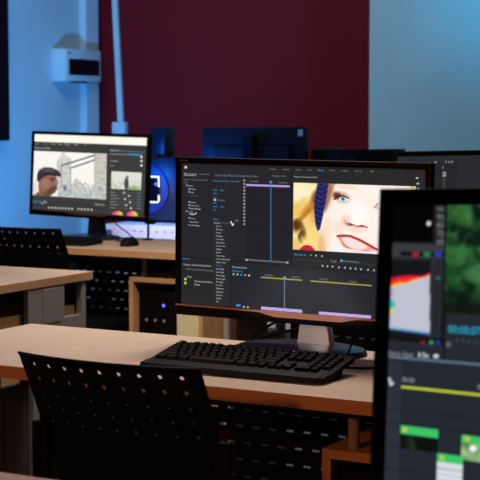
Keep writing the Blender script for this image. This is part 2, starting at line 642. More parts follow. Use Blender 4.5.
        if self.texts:
            mb, mats, keys = MB(), [], {}
            tmp = []
            for s, xa, xb, za, col in self.texts:
                cu = bpy.data.curves.new('t', 'FONT')
                cu.body = s
                cu.size = 1
                cu.resolution_u = 2
                ob = bpy.data.objects.new('t', cu)
                COL.objects.link(ob)
                tmp.append(ob)
            bpy.context.view_layer.update()
            dg = bpy.context.evaluated_depsgraph_get()
            for ob, (s, xa, xb, za, col) in zip(tmp, self.texts):
                m2 = bpy.data.meshes.new_from_object(ob.evaluated_get(dg))
                xs = [p.co.x for p in m2.vertices]
                if not xs:
                    continue
                k = (xb - xa) / (max(xs) - min(xs))
                ky = k
                if col not in keys:
                    keys[col] = len(mats)
                    mats.append(emis('screen_ink', col))
                vs = [Mroot @ Vector((xa + (p.co.x - min(xs)) * k, -.0004, za + (p.co.y - .35) * ky)) for p in m2.vertices]
                mb.add(vs, [list(p.vertices) for p in m2.polygons], keys[col])
                bpy.data.meshes.remove(m2)
            for ob in tmp:
                cu = ob.data
                bpy.data.objects.remove(ob)
                bpy.data.curves.remove(cu)
            mb.build('screen_text', mats, o)
        return o


def monitor_shell(t, P, w, h, bz, chin, casing, lip=True, strip=None, bump=0.0, depth=.045, boss=True):
    """panel in its own frame: x -w/2..w/2, z 0..h, front face at y=0; P carries it onto the stand"""
    a = w / 2
    c = MB()
    c.box(-a, a, .006, .022, 0, h, .003)
    c.prism([(-a + .03, .022), (-a + .09, depth), (a - .09, depth), (a - .03, .022)], 'z', .03, h - .03, bev=.004)
    c.xf(P).build('casing', casing, t, True)
    f = MB()
    f.box(-a, -a + bz, 0, .008, 0, h, .0015).box(a - bz, a, 0, .008, 0, h, .0015)
    f.box(-a + bz, a - bz, 0, .008, h - bz, h, .0015).box(-a + bz, a - bz, 0, .008, 0, chin, .0015)
    f.xf(P).build('bezel', GLOSS, t, True)
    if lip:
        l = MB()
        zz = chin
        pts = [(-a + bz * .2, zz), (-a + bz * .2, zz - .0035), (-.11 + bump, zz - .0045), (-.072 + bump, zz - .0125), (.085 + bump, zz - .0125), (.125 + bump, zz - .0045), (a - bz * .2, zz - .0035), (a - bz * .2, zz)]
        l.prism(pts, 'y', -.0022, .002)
        l.xf(P).build('chin_strip', strip or LIPSHEEN, t, label='lip strip along the lower bezel with an orange reflection painted into its colour')


def mon_root(name, label, loc, cat='monitor', rz=0.0, group=None):
    return thing(name, label, cat, loc, rz, group)


def stand(t, zt, neck_w=.06, base_r=(.14, .10), neck_m=None, base_m=None, ny=.0, by=0.0, nx=0.0):
    MB().lathe([(1.0, 0), (1.02, .004), (.98, .011), (.85, .0145), (.3, .017)], 48, (0, by, 0), base_r[0], base_r[1]).build('base', base_m or BASEM, t, True)
    nk = MB()
    nk.prism([(-neck_w * .72, .012), (neck_w * .72, .012), (neck_w * .5, .10), (neck_w * .5, zt), (-neck_w * .5, zt), (-neck_w * .5, .10)], 'y', ny, ny + .028, bev=.004, M=Matrix.Translation((nx, 0, 0)))
    nk.build('neck', neck_m or SILVER, t, True)


UI = (38, 39, 43)
WHT = (188, 188, 190)
GRY = (128, 128, 132)
DIM = (88, 88, 94)
CYN = (48, 150, 205)

# ---------- large central monitor
W1, H1 = .608, .352
r1 = mon_root('computer_monitor', 'large black central monitor showing a smiling child in a video editor', (-1.443, 2.875, .74))
P1 = Matrix.Translation((0, -.025, .0635)) @ Matrix.Rotation(R(.5), 4, 'Y')
Mw = Matrix.Translation((-1.443, 2.875, .74)) @ P1
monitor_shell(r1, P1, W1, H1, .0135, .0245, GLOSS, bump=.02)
stand(r1, .2, .056, (.148, .098), ny=.018, by=.0, nx=.02)
MB().box(-.05, .05, .018, .024, .17, .27, .003).build('stand_mount', BLACK, r1)
lg = MB().box(-W1 / 2 + .012, -W1 / 2 + .032, -.0006, .001, H1 - .0085, H1 - .0055)
lg.xf(P1).build('logo', BRONZE, r1)
pc = Pic(Mw @ Matrix.Translation((0, .0045, 0)), -W1 / 2 + .0137, W1 / 2 - .0137, .0245, H1 - .0137, 600, 330, UI)
# panels
pc.rect(180, 160, 440, 171.8, (33, 33, 36))
pc.rect(246, 187.3, 289.5, 262, (34, 34, 40))
pc.rect(232, 264.5, 440, 320, (36, 39, 46))
for k in range(14):
    pc.line([(246, 190 + 5 * k), (289, 191.6 + 5 * k)], .5, (29, 29, 33))
pc.line([(291.3, 173), (291.3, 264)], 1.0, (24, 24, 26))
pc.line([(230.6, 263.5), (230.6, 306)], .9, (25, 25, 28))
pc.line([(181, 257), (232, 261), (300, 267), (380, 274), (440, 280)], .9, (23, 23, 25))
pc.rect(246, 184, 289.6, 187.4, (188, 160, 232))
pc.line([(270.8, 182), (270.8, 261)], .8, (60, 130, 185))
pc.ell(270.8, 182.2, 1.4, 1.2, (50, 150, 215))
pc.line([(246.5, 259.6), (287.5, 262.6)], 1.5, (100, 104, 110))
pc.ell(246.6, 259.8, 1.1, 1.1, (170, 175, 180))
pc.ell(287.4, 262.6, 1.1, 1.1, (170, 175, 180))
# the child's picture
m0 = pc.rect(293.6, 182.6, 414.5, 256.2, (250, 226, 150))
save = pc.c.copy()
pc.ell(300, 192, 14, 12, (253, 244, 205), .9, 1.2)
pc.ell(312, 206, 17, 5, (206, 130, 40), .85, 1.0, -.75)
pc.ell(317, 196, 8, 5, (120, 70, 30), .8, 1.0, -1.0)
pc.ell(298, 224, 5, 5, (120, 72, 22), .95, .9)
pc.ell(302, 237, 4, 6, (84, 50, 22), .95, .9)
pc.ell(296, 210, 5, 8, (240, 190, 90), .7, 1.0)
pc.ell(309, 240, 8, 8, (252, 226, 140), .95, .9)
pc.ell(311, 222, 8, 9, (244, 204, 120), .8, 1.0)
pc.ell(296, 246, 4, 7, (247, 196, 110), .9, 1.0)
pc.line([(319, 200), (309, 211), (301, 219), (295, 222)], 4.5, (170, 100, 34), .55)
pc.ell(303, 203, 7, 4, (236, 190, 84), .6, 1.2, -.7)
pc.ell(296, 226, 3.5, 6, (70, 42, 18), .7, 1.0)
pc.ell(303, 231, 3, 7, (100, 60, 24), .7, 1.1, -.3)
pc.ell(312, 234, 6, 8, (250, 218, 130), .7, 1.1)
pc.ell(314, 214, 4, 8, (214, 156, 66), .6, 1.2)
pc.ell(307, 252.5, 8, 7.5, (214, 26, 60), 1, .25)
pc.poly([(327, 178), (420, 178), (420, 262), (324, 262), (320, 240), (319, 228), (322, 212), (326, 196)], (254, 243, 232), 1, 2)
pc.ell(322, 246, 4, 14, (240, 170, 110), .75, 1.2)
pc.ell(327, 232, 4, 16, (252, 220, 190), .7, 1.3)
pc.ell(330, 190, 4, 15, (232, 176, 128), .8, 1.3, .12)
pc.poly([(327, 180), (338, 180), (333, 188), (329, 203), (325, 214), (324, 206)], (150, 96, 66), .8, 2)
hat = [(318.6, 178), (329, 178), (327, 194), (325, 206), (322, 220), (320, 229), (317.6, 231), (315.4, 224), (314, 208), (315, 196)]
pc.poly(hat, (34, 36, 96), 1, 1)
hm = pc.inside(hat)
pc.put(hm * (np.sin((pc.PY + .6 * np.abs(pc.PX - 321)) * 1.25) > .35), (52, 58, 132), .6)
pc.put(hm * (np.sin((pc.PY + .6 * np.abs(pc.PX - 321)) * 1.25) < -.6), (18, 18, 62), .6)
pc.ell(345, 187, 11, 2.2, (250, 224, 200), .9, 1.2, .1)
pc.ell(341, 196.5, 8.5, 4.4, (196, 130, 100), .75, 1.1, .3)
pc.ell(337.5, 196, 4.5, 3.2, (96, 44, 34), .9, 1.0, .5)
pc.line([(334, 199.5), (338, 196.2), (343, 195.8), (348, 198.2)], 1.5, (70, 34, 30), .95)
pc.ell(343.5, 199.6, 5, 2.4, (236, 240, 246), .95, .6, .15)
pc.ell(343.2, 199.2, 2.3, 2.1, (104, 164, 198), 1, .6)
pc.ell(342.8, 198.8, 1.0, 1.0, (20, 40, 60), 1, .5)
pc.ell(345.5, 198.6, .9, .8, (230, 248, 255), 1, .5)
pc.line([(337.5, 201.5), (342, 203), (348, 202)], .9, (214, 150, 130), .7)
pc.line([(374.4, 207.4), (376, 206), (378, 203.4)], 1.3, (150, 96, 76), .8)
pc.ell(377, 208, 2.2, 1.6, (228, 196, 180), .8, 1.0)
pc.ell(357, 214, 10, 12, (255, 252, 250), .9, 1.2)
pc.line([(344.5, 221), (347, 224.5), (352, 224.6), (357, 226.6), (362, 225.6), (367, 227.4)], 1.9, (196, 92, 66), .85)
pc.ell(349, 224.2, 3.6, 1.5, (128, 32, 26), .95, .7, .25)
pc.ell(361.5, 226.4, 2.6, 1.1, (160, 60, 46), .9, .8)
pc.ell(346, 221, 5, 6, (240, 196, 170), .6, 1.3)
pc.ell(356, 229.5, 9, 3, (246, 208, 190), .6, 1.3)
pc.ell(338, 228, 5, 7, (252, 214, 192), .5, 1.3)
pc.poly([(337, 236), (343, 235), (350, 235.6), (360, 239.6), (370, 245), (377, 249.4), (368, 252), (356, 252.5), (347, 249), (341, 243)], (238, 160, 152), .9, 2)
pc.poly([(341, 238), (348, 237), (357, 240.2), (368, 246.8), (364, 249.4), (354, 249), (346, 245.5)], (253, 228, 224), 1, 1)
pc.line([(337.5, 236), (343, 235.6), (350, 236), (360, 240), (369, 245), (377, 249.6)], 2.3, (188, 40, 36), .95)
pc.line([(338, 236.4), (341, 240), (344, 244)], 1.0, (214, 110, 98), .6)
pc.line([(343, 244), (349, 249), (356, 251.4), (366, 251.4)], 2.4, (226, 116, 106), .75)
pc.line([(349, 238.4), (349, 247)], .4, (230, 190, 190), .7)
pc.line([(356, 241), (356, 249)], .4, (230, 190, 190), .7)
pc.line([(338, 250.5), (420, 263)], 7, (255, 250, 244), .8)
pc.rect(410.5, 183, 414, 188, (196, 204, 70))
pc.c = save * (1 - m0[..., None]) + pc.c * m0[..., None]
# project panel and timeline
pc.rect(184, 273.5, 213, 275, (24, 24, 27))
for yy, cc in ((279, (180, 204, 66)), (283, (206, 196, 60))):
    pc.ell(185.4, yy, 1.3, 1.4, cc, 1, .4)
pc.line([(261.5, 277.3), (301.5, 280.2)], 1.15, (176, 168, 62))
pc.line([(311, 281), (371, 285.6)], 1.15, (176, 168, 62))
pc.ell(284.6, 277.8, 1.5, 1.5, (70, 170, 220))
pc.line([(284.6, 278.5), (284.4, 308)], .7, (120, 150, 175))
for a, b, y in ((261, 302, 306.3), (319, 371, 311.6)):
    q0, q1 = pc.loc(a, y), pc.loc(b, y)
    m = ((pc.X > q0[0]) & (pc.X < q1[0]) & (pc.Z < q0[1]) & (pc.Z > q0[1] - .0068)).astype(float)
    pc.put(m, (196, 172, 236))
    pc.put(m * (np.sin((pc.PX * .45 + pc.PY * 2.1)) > .6), (160, 140, 205), .6)
pc.rect(236, 304, 240.5, 306.6, (50, 140, 200))
# dropdown
pc.rect(213, 224, 229, 306, (41, 41, 45))
pc.rect(213.5, 221.6, 231, 224.2, (66, 66, 70))
# icons
for k in range(14):
    pc.rect(243.3, 179.6 + 3.35 * k, 245.2, 181.6 + 3.35 * k, (170, 170, 172), .85)
for a, b in ((186, 185.3), (188.6, 189), (188.6, 192), (188.6, 202), (188.6, 205), (188.6, 208), (186, 211.4), (188.6, 218)):
    pc.rect(a, b - .9, a + 1.2, b + .7, (190, 190, 190), .9)
pc.line([(190, 214), (194, 214.5), (196.5, 213)], 1.0, (200, 200, 200))
pc.rect(213.8, 198.6, 216, 201, (190, 195, 200))
pc.rect(184.6, 166, 187, 168.6, (210, 210, 212))
pc.line([(184, 175.2), (196, 175.8)], .5, (180, 180, 180))
pc.line([(231, 221.6), (232.6, 225.4), (233.6, 224)], 1.1, (235, 235, 235))
for k, (a, b) in enumerate(((311, 255.2), (316, 255.6), (322, 256))):
    pc.ell(a, b, .9, .9, (70, 170, 90) if k == 0 else (180, 180, 180), 1, .5)
for a, b in ((322.5, 265.8), (327.5, 266.2), (332.5, 266.6), (339, 267.4), (345, 267.8), (350.5, 268.3), (355.5, 268.7), (361, 269.2), (368, 269.8), (374, 270.3)):
    pc.ell(a, b, .85, 1.0, (195, 195, 198), .95, .6)
pc.line([(295, 259), (334, 262), (376, 265)], .5, (70, 70, 75))
pc.line([(341, 260.6), (359, 262.4)], .8, (70, 150, 180))
pc.ell(341.4, 260.6, 1.2, 1.2, (90, 180, 220))
for a in range(5):
    pc.ell(233.5 + a * 3.9, 274.2 + a * .3, .9, .9, [(200, 200, 205), (200, 200, 205), (60, 160, 215), (220, 150, 170), (230, 230, 230)][a], 1, .5)
for a in (245.5, 249.5):
    pc.ell(a - 1.6, 306.4 + (a - 240) * .08, .9, .8, (210, 210, 214), 1, .5)
T = pc.text
for a, b in ((417, 178), (417.8, 183.6), (418.2, 188.6)):
    pc.ell(a, b, 1.5, .9, (200, 200, 203), .9, .5)
for s, a, b, c in (('All Panels', 269.5, 276.5, GRY), ('Assembly', 282.5, 289.5, GRY), ('Captions', 295.5, 302, GRY), ('Color', 307.6, 312, GRY), ('Editing', 317.8, 323.5, CYN), ('Effects', 330, 335, GRY), ('Graphics', 341.5, 348.5, GRY), ('Libraries', 355, 362, GRY)):
    T(s, a, b, 169 + (a - 270) * .022, c)
T('>>', 371, 373.6, 171.4, WHT)
T('Effect Controls', 184, 196.5, 173.6, WHT)
T('Lumetri Scopes', 199, 209.5, 173.9, GRY)
T('Audio Clip Mixer: Chroma Stock Shot', 215, 258, 175, GRY)
T('Metadata', 272, 280, 175.7, GRY)
T('Audio', 281, 286, 175.9, GRY)
T('Program: Chroma Stock Shot', 294, 317.5, 176.6, WHT)
T('Source * Chroma Stock Shot', 184, 208, 179.4, GRY)
T('Chroma Stock Shot * Stock Shot', 213, 240, 180.6, CYN)
T('00:00:04:00', 250, 258.5, 181.2, GRY)
T('00:00:07:00', 278.5, 287.5, 182.6, GRY)
for s, a, b, y, c in (('Video', 184.3, 188, 182.4, GRY), ('Motion', 188, 193, 185.6, WHT), ('Position', 190.5, 196, 189, WHT), ('Scale', 190.5, 194, 192.3, WHT),
                      ('Scale Width', 190, 198, 195.4, DIM), ('Rotation', 190.5, 196, 202.2, WHT), ('Anchor Point', 190.5, 199, 205.4, WHT), ('Anti-flicker', 190.5, 201, 208.5, WHT),
                      ('Opacity', 188, 193, 211.6, WHT), ('Opacity', 190.5, 195.5, 218.3, WHT), ('Blend Mode', 190, 198.5, 221.7, WHT), ('Time Remapping', 188, 199.5, 224.9, WHT),
                      ('640.0', 213.2, 217.4, 190, CYN), ('360.0', 220.2, 224.2, 190.3, CYN), ('100.0', 213.2, 217, 193.3, CYN), ('100.0', 213.2, 217, 196.6, DIM), ('Uniform', 217.5, 225, 200.2, GRY),
                      ('0.0', 213.2, 216.2, 203, CYN), ('640.0', 213.2, 217.4, 206.4, CYN), ('360.0', 220.2, 224.2, 206.8, CYN), ('0.00', 213.2, 216.2, 209.6, CYN), ('100.0 %', 213.2, 218.6, 219.2, CYN), ('Normal', 214, 219.5, 222.9, WHT), ('00', 235.4, 238.4, 220.4, GRY)):
    T(s, a, b, y, c)
modes = ['Normal', 'Dissolve', 'Darken', 'Multiply', 'Color Burn', 'Linear Burn', 'Darker Color', 'Lighten', 'Screen', 'Color Dodge', 'Linear Dodge (Add)', 'Lighter Color', 'Overlay', 'Soft Light', 'Hard Light', 'Vivid Light', 'Linear Light', 'Pin Light', 'Hard Mix', 'Difference', 'Exclusion', 'Subtract', 'Divide', 'Hue']
for k, s in enumerate(modes):
    T(s, 216.2, 216.2 + .72 * len(s) + .6, 226 + 3.28 * k, CYN if s == 'Overlay' else WHT)
T('00:00:06:00', 182.5, 190, 258.4, CYN)
T('Project: Chroma Stock Shot', 183.6, 211, 264.2, WHT)
T('Chroma_Stock_Shot.prproj', 186.5, 213, 268.8, GRY)
T('Name', 187.5, 192, 276.6, WHT)
T('Chroma Stock Shot', 194.5, 212.5, 281, WHT)
T('Media', 194.5, 200, 284.4, WHT)
T('Chroma Stock', 232, 247, 266.8, WHT)
T('00:00:06:14', 232, 242.5, 270.8, CYN)
T('00:00:00', 265, 273, 274.9, GRY)
T('00:00:15', 292, 300.5, 276.8, GRY)
T('00:00:30', 319.5, 328, 279, GRY)
T('00:00:45', 349, 357, 281.4, GRY)
T('00:00:06:14', 294, 306, 254.4, CYN)
T('Full', 331, 336, 261, GRY)
pc.build(r1, P1 @ Matrix.Translation((0, .0045, 0)))

# ---------- foreground monitor at the right
W2, H2 = .62, .362
r2 = mon_root('computer_monitor', 'black foreground monitor cut off by the right edge, showing video scopes and forest', (-.362, 1.455, .74), rz=R(-14))
P2 = Matrix.Translation((0, -.03, .0755)) @ Matrix.Rotation(R(-2.2), 4, 'Y') @ Matrix.Rotation(R(-5.5), 4, 'X')
Mw2 = Matrix.Translation((-.362, 1.455, .74)) @ Matrix.Rotation(R(-14), 4, 'Z') @ P2
monitor_shell(r2, P2, W2, H2, .018, .028, GLOSS)
stand(r2, .2, .062, (.13, .085), ny=.03)
pc = Pic(Mw2 @ Matrix.Translation((0, .0045, 0)), -W2 / 2 + .018, W2 / 2 - .018, .028, H2 - .018, 480, 280, (38, 41, 48))
pc.rect(380, 190, 447, 243, (4, 4, 6))
pc.rect(434, 203, 446, 243.5, (28, 28, 32))
for k, yy in enumerate((209, 217, 225, 233.4, 241.4)):
    pc.text(('100', '90', '80', '70', '60')[k], 437, 444, yy, (120, 122, 128))
pc.ell(428.7, 223.5, 2.0, 2.2, (235, 235, 240), 1, .6)
pc.rect(380, 243.5, 444, 258.5, (58, 58, 63))
pc.rect(400.5, 251.5, 443, 257, (14, 14, 18))
for a, cc in ((412, (150, 32, 48)), (423.5, (34, 118, 74)), (434.5, (40, 60, 170))):
    pc.rect(a, 251.8, a + 7, 256.8, cc)
pc.rect(380, 259, 445, 344, (22, 22, 26))
pc.rect(431, 259, 434, 338, (42, 44, 50))
pc.rect(437.5, 259, 440.5, 338, (40, 42, 48))
pc.rect(436, 276.5, 440, 279.5, (50, 110, 110))
# waveform
g = pc.noise(4)
edge = 278.5 - (pc.PX - 390) * .1 + g * .7
inx = ((pc.PX < 429.6)).astype(float)
bot = 330 + (pc.PX - 390) * .13
wv = inx * (pc.PY > edge) * (pc.PY < bot)
dpt = pc.PY - edge
for lo, hi, cc in ((0, 9, (226, 26, 58)), (4, 12, (240, 60, 30)), (8, 14, (250, 190, 70)), (11, 400, (190, 194, 208))):
    slope = np.clip((430 - pc.PX) / 40, .22, 1)
    pc.put(wv * (dpt > lo * slope) * (dpt < hi * slope), cc)
pc.put(inx * pc.blur(((pc.PX < 391.5) & (pc.PY > 290) & (pc.PY < 296)).astype(float), 3), (140, 70, 220))
pc.ell(391, 304, 4.0, 3.8, (30, 196, 160), 1, .7)
pc.ell(391, 312, 3, 2.5, (236, 196, 120), .9, .7)
pc.put(wv * np.clip((pc.PY - bot + 4) / 3, 0, 1), (50, 170, 200))
pc.put(wv * np.clip((pc.PY - bot + 2) / 2, 0, 1), (60, 30, 110))
pc.rect(398, 338.5, 444, 344, (12, 12, 15))
for a, cc in ((421, (130, 30, 46)), (429.5, (40, 170, 100)), (436, (40, 60, 170))):
    pc.rect(a, 340.5, a + 3.6, 344.3, cc)
pc.line([(445.6, 195), (443.5, 360)], 2.0, (20, 20, 24))
# forest picture
mf = pc.rect(447.5, 205, 600, 322, (26, 70, 34))
sv = pc.c.copy()
n1, n2 = pc.noise(7), pc.noise(3)
pc.put(np.clip(.5 + .35 * n1, 0, 1), (64, 128, 58))
pc.put(np.clip(.15 + .4 * n2, 0, 1) * .6, (90, 160, 92))
pc.put(np.clip(-.2 - .7 * n1, 0, 1), (6, 26, 14))
pc.ell(474, 237, 17, 9, (10, 22, 18), .92, .9)
pc.ell(455, 240, 12, 7, (12, 46, 22), .6, 1.0)
pc.ell(462, 252, 12, 5, (70, 150, 80), .6, 1.0)
n3 = pc.noise(2)
pc.put(np.clip(-.3 + .45 * n3, 0, 1) * .7, (120, 184, 116))
pc.put(np.clip(-.4 - .45 * n3, 0, 1) * .6, (10, 40, 20))
pc.ell(474, 276, 12, 7, (96, 172, 96), .75, 1.0, .3)
pc.ell(455, 280, 7, 8, (44, 120, 52), .7, 1.0)
pc.put(np.ones(pc.PX.shape), (12, 34, 18), .3)
pc.put(np.clip((pc.PY - 289) / 16, 0, 1), (16, 20, 15), .93)
pc.c = sv * (1 - mf[..., None]) + pc.c * mf[..., None]
pc.text('00:00:07:00', 448.5, 492, 328.8, (30, 176, 214), 333.5)
pc.ell(448.5, 344.5, 2.6, 3, (90, 94, 104), 1, .5)
for k in range(8):
    pc.ell(457 + k * 6, 340.5 + k * .6, .8, 1.2, (90, 94, 104), 1, .6)
pc.text('Clamp Signal', 388.6, 413, 352.5, (150, 152, 158))
pc.text('8 Bit', 418.5, 429, 354.6, (225, 226, 230))
pc.ell(436, 356.2, 2.6, 1.8, (228, 230, 234), 1, .5)
q = pc.loc(388, 357)
pc.put((pc.Z < q[1]).astype(float), (36, 40, 49))
pc.put((np.abs(pc.Z - q[1]) < .0012).astype(float), (92, 118, 142))
pc.put(((pc.Z < q[1] - .004) & (pc.X < pc.loc(400.5, 420)[0])).astype(float), (44, 48, 58))
pc.line([(389.5, 378.5), (391, 385), (393, 383)], 2.0, (215, 215, 220))
pc.text('00:00', 402.5, 414.5, 379.2, (150, 152, 160))
pc.text('00:05', 478, 492, 386.6, (150, 152, 160))
q = pc.loc(401, 386.6)
pc.put(((pc.X > q[0]) & (np.abs(pc.Z - q[1]) < .0013)).astype(float), (206, 216, 54))
for a, dd in ((410, 22), (425, 24), (447, 27), (470, 30)):
    q = pc.loc(401, a)
    pc.put((np.abs(pc.Z - q[1]) < .0006).astype(float), (28, 31, 39))


def clip(px0, px1, py, hh, kind):
    xa, za = pc.loc(px0, py)
    xb, _ = pc.loc(px1, py)
    mx = ((pc.X > xa) & (pc.X < xb)).astype(float)
    pc.put(mx * (pc.Z < za) * (pc.Z > za - .0085), (62, 196, 104))
    pc.put(((pc.X > xa + .003) & (pc.X < xa + .009)).astype(float) * (pc.Z < za - .002) * (pc.Z > za - .0065), (206, 190, 70))
    body = mx * (pc.Z < za - .0085) * (pc.Z > za - .0085 - hh)
    nn = pc.noise(4)
    if kind == 'dark':
        pc.put(body, (12, 16, 12))
        pc.put(body * np.clip(.3 + .5 * nn, 0, 1) * np.exp(-((pc.X - (xa + xb) / 2) / .012) ** 2), (62, 96, 54))
    elif kind == 'white':
        pc.put(body, (216, 222, 228))
        for k in range(5):
            pc.put(body * (np.abs(pc.Z - (za - .016 - k * .006)) < .0008), (176, 184, 194))
    else:
        pc.put(body, (86, 130, 80))
        pc.put(body * np.clip(.3 + .6 * nn, 0, 1), (160, 196, 140))
        pc.ell(473, 448.5, 3.6, 3.2, (245, 248, 250), 1, .5)


clip(400.5, 438, 425.5, .016, 'dark')
clip(462, 515, 434.5, .018, 'bright')
clip(437.5, 463, 453, .034, 'white')
pc.build(r2, P2 @ Matrix.Translation((0, .0045, 0)))

# ---------- monitor at the left in the background
W3, H3 = .630, .360
r3 = mon_root('computer_monitor', 'black monitor in the left background showing a man in a flat cap', (-3.622, 5.23, .74), rz=R(-4))
P3 = Matrix.Translation((0, -.03, .0875)) @ Matrix.Rotation(R(1.2), 4, 'Y') @ Matrix.Rotation(R(-2.5), 4, 'X')
Mw3 = Matrix.Translation((-3.622, 5.23, .74)) @ Matrix.Rotation(R(-4), 4, 'Z') @ P3
monitor_shell(r3, P3, W3, H3, .0135, .0235, GLOSS, strip=LIPSHEEND)
stand(r3, .2, .062, (.14, .095), neck_m=BASEM, ny=.03)
pc = Pic(Mw3 @ Matrix.Translation((0, .0045, 0)), -W3 / 2 + .0137, W3 / 2 - .0137, .0235, H3 - .0137, 480, 280, (60, 61, 60))
pc.rect(28, 130, 160, 142.6, (255, 250, 236))
za = pc.loc(60, 142.3)[1]
pc.put((pc.Z > za).astype(float), (255, 250, 238))
pc.put(((pc.Z < za) & (pc.Z > za - .0175)).astype(float), (58, 58, 56))
pm = pc.rect(30, 150.6, 106.2, 199.6, (250, 248, 241))
sv = pc.c.copy()
nn = pc.noise(2)
pc.poly([(57, 190), (57, 161), (59, 157), (61, 156), (63, 150), (66, 156), (71, 158), (71.5, 192)], (214, 212, 206), .9, 2)
pc.put(pc.inside([(57, 190), (57, 161), (71, 158), (71, 192)]) * np.clip(.3 + .4 * nn, 0, 1), (150, 150, 150), .45)
pc.poly([(94, 200), (94, 154), (99, 150), (107, 151), (107, 200)], (210, 206, 196), 1, 1)
pc.put(pc.inside([(94, 200), (94, 154), (107, 152), (107, 200)]) * np.clip(.2 + .4 * nn, 0, 1), (140, 138, 130), .4)
for k in range(9):
    pc.line([(94, 158 + 5 * k), (107, 158.4 + 5 * k)], .6, (178, 174, 166), .7)
pc.line([(61.5, 165.5), (94.5, 155.3)], 1.6, (96, 112, 122))
pc.line([(70.5, 168.2), (94.5, 160)], 1.6, (108, 122, 130))
pc.line([(61.5, 167), (61.5, 190)], 1.2, (150, 158, 164), .8)
pc.line([(70.5, 168), (70.5, 189)], 1.0, (158, 166, 170), .8)
pc.poly([(58, 200), (58, 188), (64, 186), (72, 184), (76, 178), (80, 181), (83, 186), (90, 189), (94, 187), (107, 190), (107, 201)], (206, 206, 200), .9, 2)
pc.put(pc.inside([(58, 200), (58, 187), (76, 179), (107, 190), (107, 201)]) * np.clip(.2 + .5 * nn, 0, 1), (120, 124, 124), .5)
pc.line([(62, 193), (90, 195)], 1.6, (170, 190, 205), .8)
pc.ell(65, 188, 1.6, 3, (70, 96, 120), .8, .8)
pc.ell(34, 190, 4, 8, (222, 220, 214), .8, 1.0)
# the man
pc.poly([(33, 201), (34, 196), (38, 192), (46, 192), (50, 195), (53, 201)], (112, 76, 62), 1, 1)
pc.poly([(38.4, 186), (38.5, 178), (46, 173), (56, 174), (56.6, 178.5), (58.2, 183.6), (57, 185.4), (57, 189), (55, 192.6), (51, 194.6), (48.5, 198), (47, 201), (40, 201), (39, 193)], (142, 100, 82), 1, 1)
pc.poly([(47, 190), (51, 186.5), (56.6, 186.6), (56.6, 189.4), (55, 192.6), (51, 194.6), (46, 194)], (86, 62, 54), .75, 2)
pc.ell(45.5, 184, 5, 5, (172, 126, 104), .7, 1.0)
pc.ell(55.6, 181.5, 2.0, 2.4, (176, 130, 108), .6, 1.0)
pc.ell(40.4, 182, 1.9, 3.0, (178, 128, 106), 1, .5)
pc.ell(40.6, 182.4, .9, 1.8, (112, 74, 62), .8, .6)
pc.line([(50.5, 178.8), (55.4, 179.2)], 1.3, (58, 40, 38), .95)
pc.line([(51.6, 180.8), (54.2, 181)], .9, (44, 32, 32), .9)
pc.line([(53.6, 187.6), (57, 187.8)], .9, (110, 56, 52), .9)
pc.line([(42, 193), (47, 195.5), (51, 194.6)], 1.6, (74, 52, 46), .6)
pc.poly([(37, 181.5), (37, 175), (38.6, 170.6), (44, 167.3), (52, 167.6), (58, 170.4), (61.2, 174), (60.4, 177), (55, 175.6), (49, 175), (43, 177), (39.8, 181)], (58, 50, 58), 1, 1)
pc.ell(48, 170.2, 8, 1.7, (96, 86, 96), .8, 1.0, .08)
pc.line([(40, 177.5), (48, 174.2), (60, 176)], 1.1, (34, 28, 34), .8)
pc.poly([(32, 201), (32.5, 195.5), (36.5, 193.5), (37.5, 201)], (196, 104, 58), .95, 1)
pc.c = sv * (1 - pm[..., None]) + pc.c * pm[..., None]
# side panel
pc.line([(107.4, 146), (106.4, 216)], 1.0, (46, 52, 58))
pc.line([(110, 150.5), (145, 152.2)], .6, (90, 130, 160))
pc.line([(128, 154.3), (141.5, 155.1)], 1.6, (70, 140, 190))
pc.line([(110.5, 154), (126, 154.6)], .9, (170, 165, 160), .8)
for yy in (157, 161, 165.6):
    pc.ell(141.4, yy, 1.1, 1.1, (240, 240, 238), 1, .5)
tm = pc.rect(111.5, 171.2, 141, 190.4, (226, 226, 216))
sv = pc.c.copy()
pc.put(np.clip(.2 + .4 * nn, 0, 1) * np.clip((pc.PY - 180) / 3, 0, 1), (150, 160, 130), .7)
pc.ell(126.5, 184, 2.2, 6.5, (70, 74, 84), 1, .5)
pc.ell(127.5, 177, 1.2, 1.4, (110, 90, 84), 1, .5)
pc.ell(134, 189, 7, 2.5, (130, 160, 90), .7, 1.0)
pc.c = sv * (1 - tm[..., None]) + pc.c * tm[..., None]
for k in range(6):
    y = 192.3 + 3.1 * k
    pc.line([(110.5, y), (115 + (k * 7) % 5, y + .1)], .8, (165, 165, 162), .8)
    pc.line([(118, y + .3), (141, y + 1.0)], .4, (110, 110, 110), .9)
    pc.ell(124 + (k * 5) % 9, y + .5, .9, .9, (225, 225, 222), 1, .5)
    pc.line([(137.5, y + .8), (140.5, y + .9)], .9, (80, 150, 190), .8)
for cx in (117.5, 132.2):
    d = np.hypot((pc.PX - cx) / 5.6, (pc.PY - 216.2) / 5.2)
    ang = np.arctan2(pc.PY - 216.2, pc.PX - cx)
    for lo, hi, cc in ((-3.2, -2.5, (240, 90, 220)), (-2.5, -1.7, (250, 60, 90)), (-1.7, -1.0, (250, 150, 40)), (-1.0, -.4, (240, 220, 50)), (-.4, .4, (120, 220, 80))):
        pc.put((d < 1) * (ang >= lo) * (ang < hi) * 1.0, cc)
    pc.ell(cx, 214.5, 2.6, 2.4, (250, 150, 170), .6, 1.0)
pc.rect(30, 199.8, 106.5, 212, (56, 57, 56))
pc.line([(33, 205.2), (104, 208.4)], .5, (44, 44, 44))
pc.ell(42.5, 203.4, 1.2, 1.1, (70, 170, 225), 1, .5)
for k in range(13):
    pc.ell(49 + k * 3.3 + (3 if k > 7 else 0), 207.6 + k * .17, .9, 1.0, (225, 225, 222), .9, .6)
T = pc.text
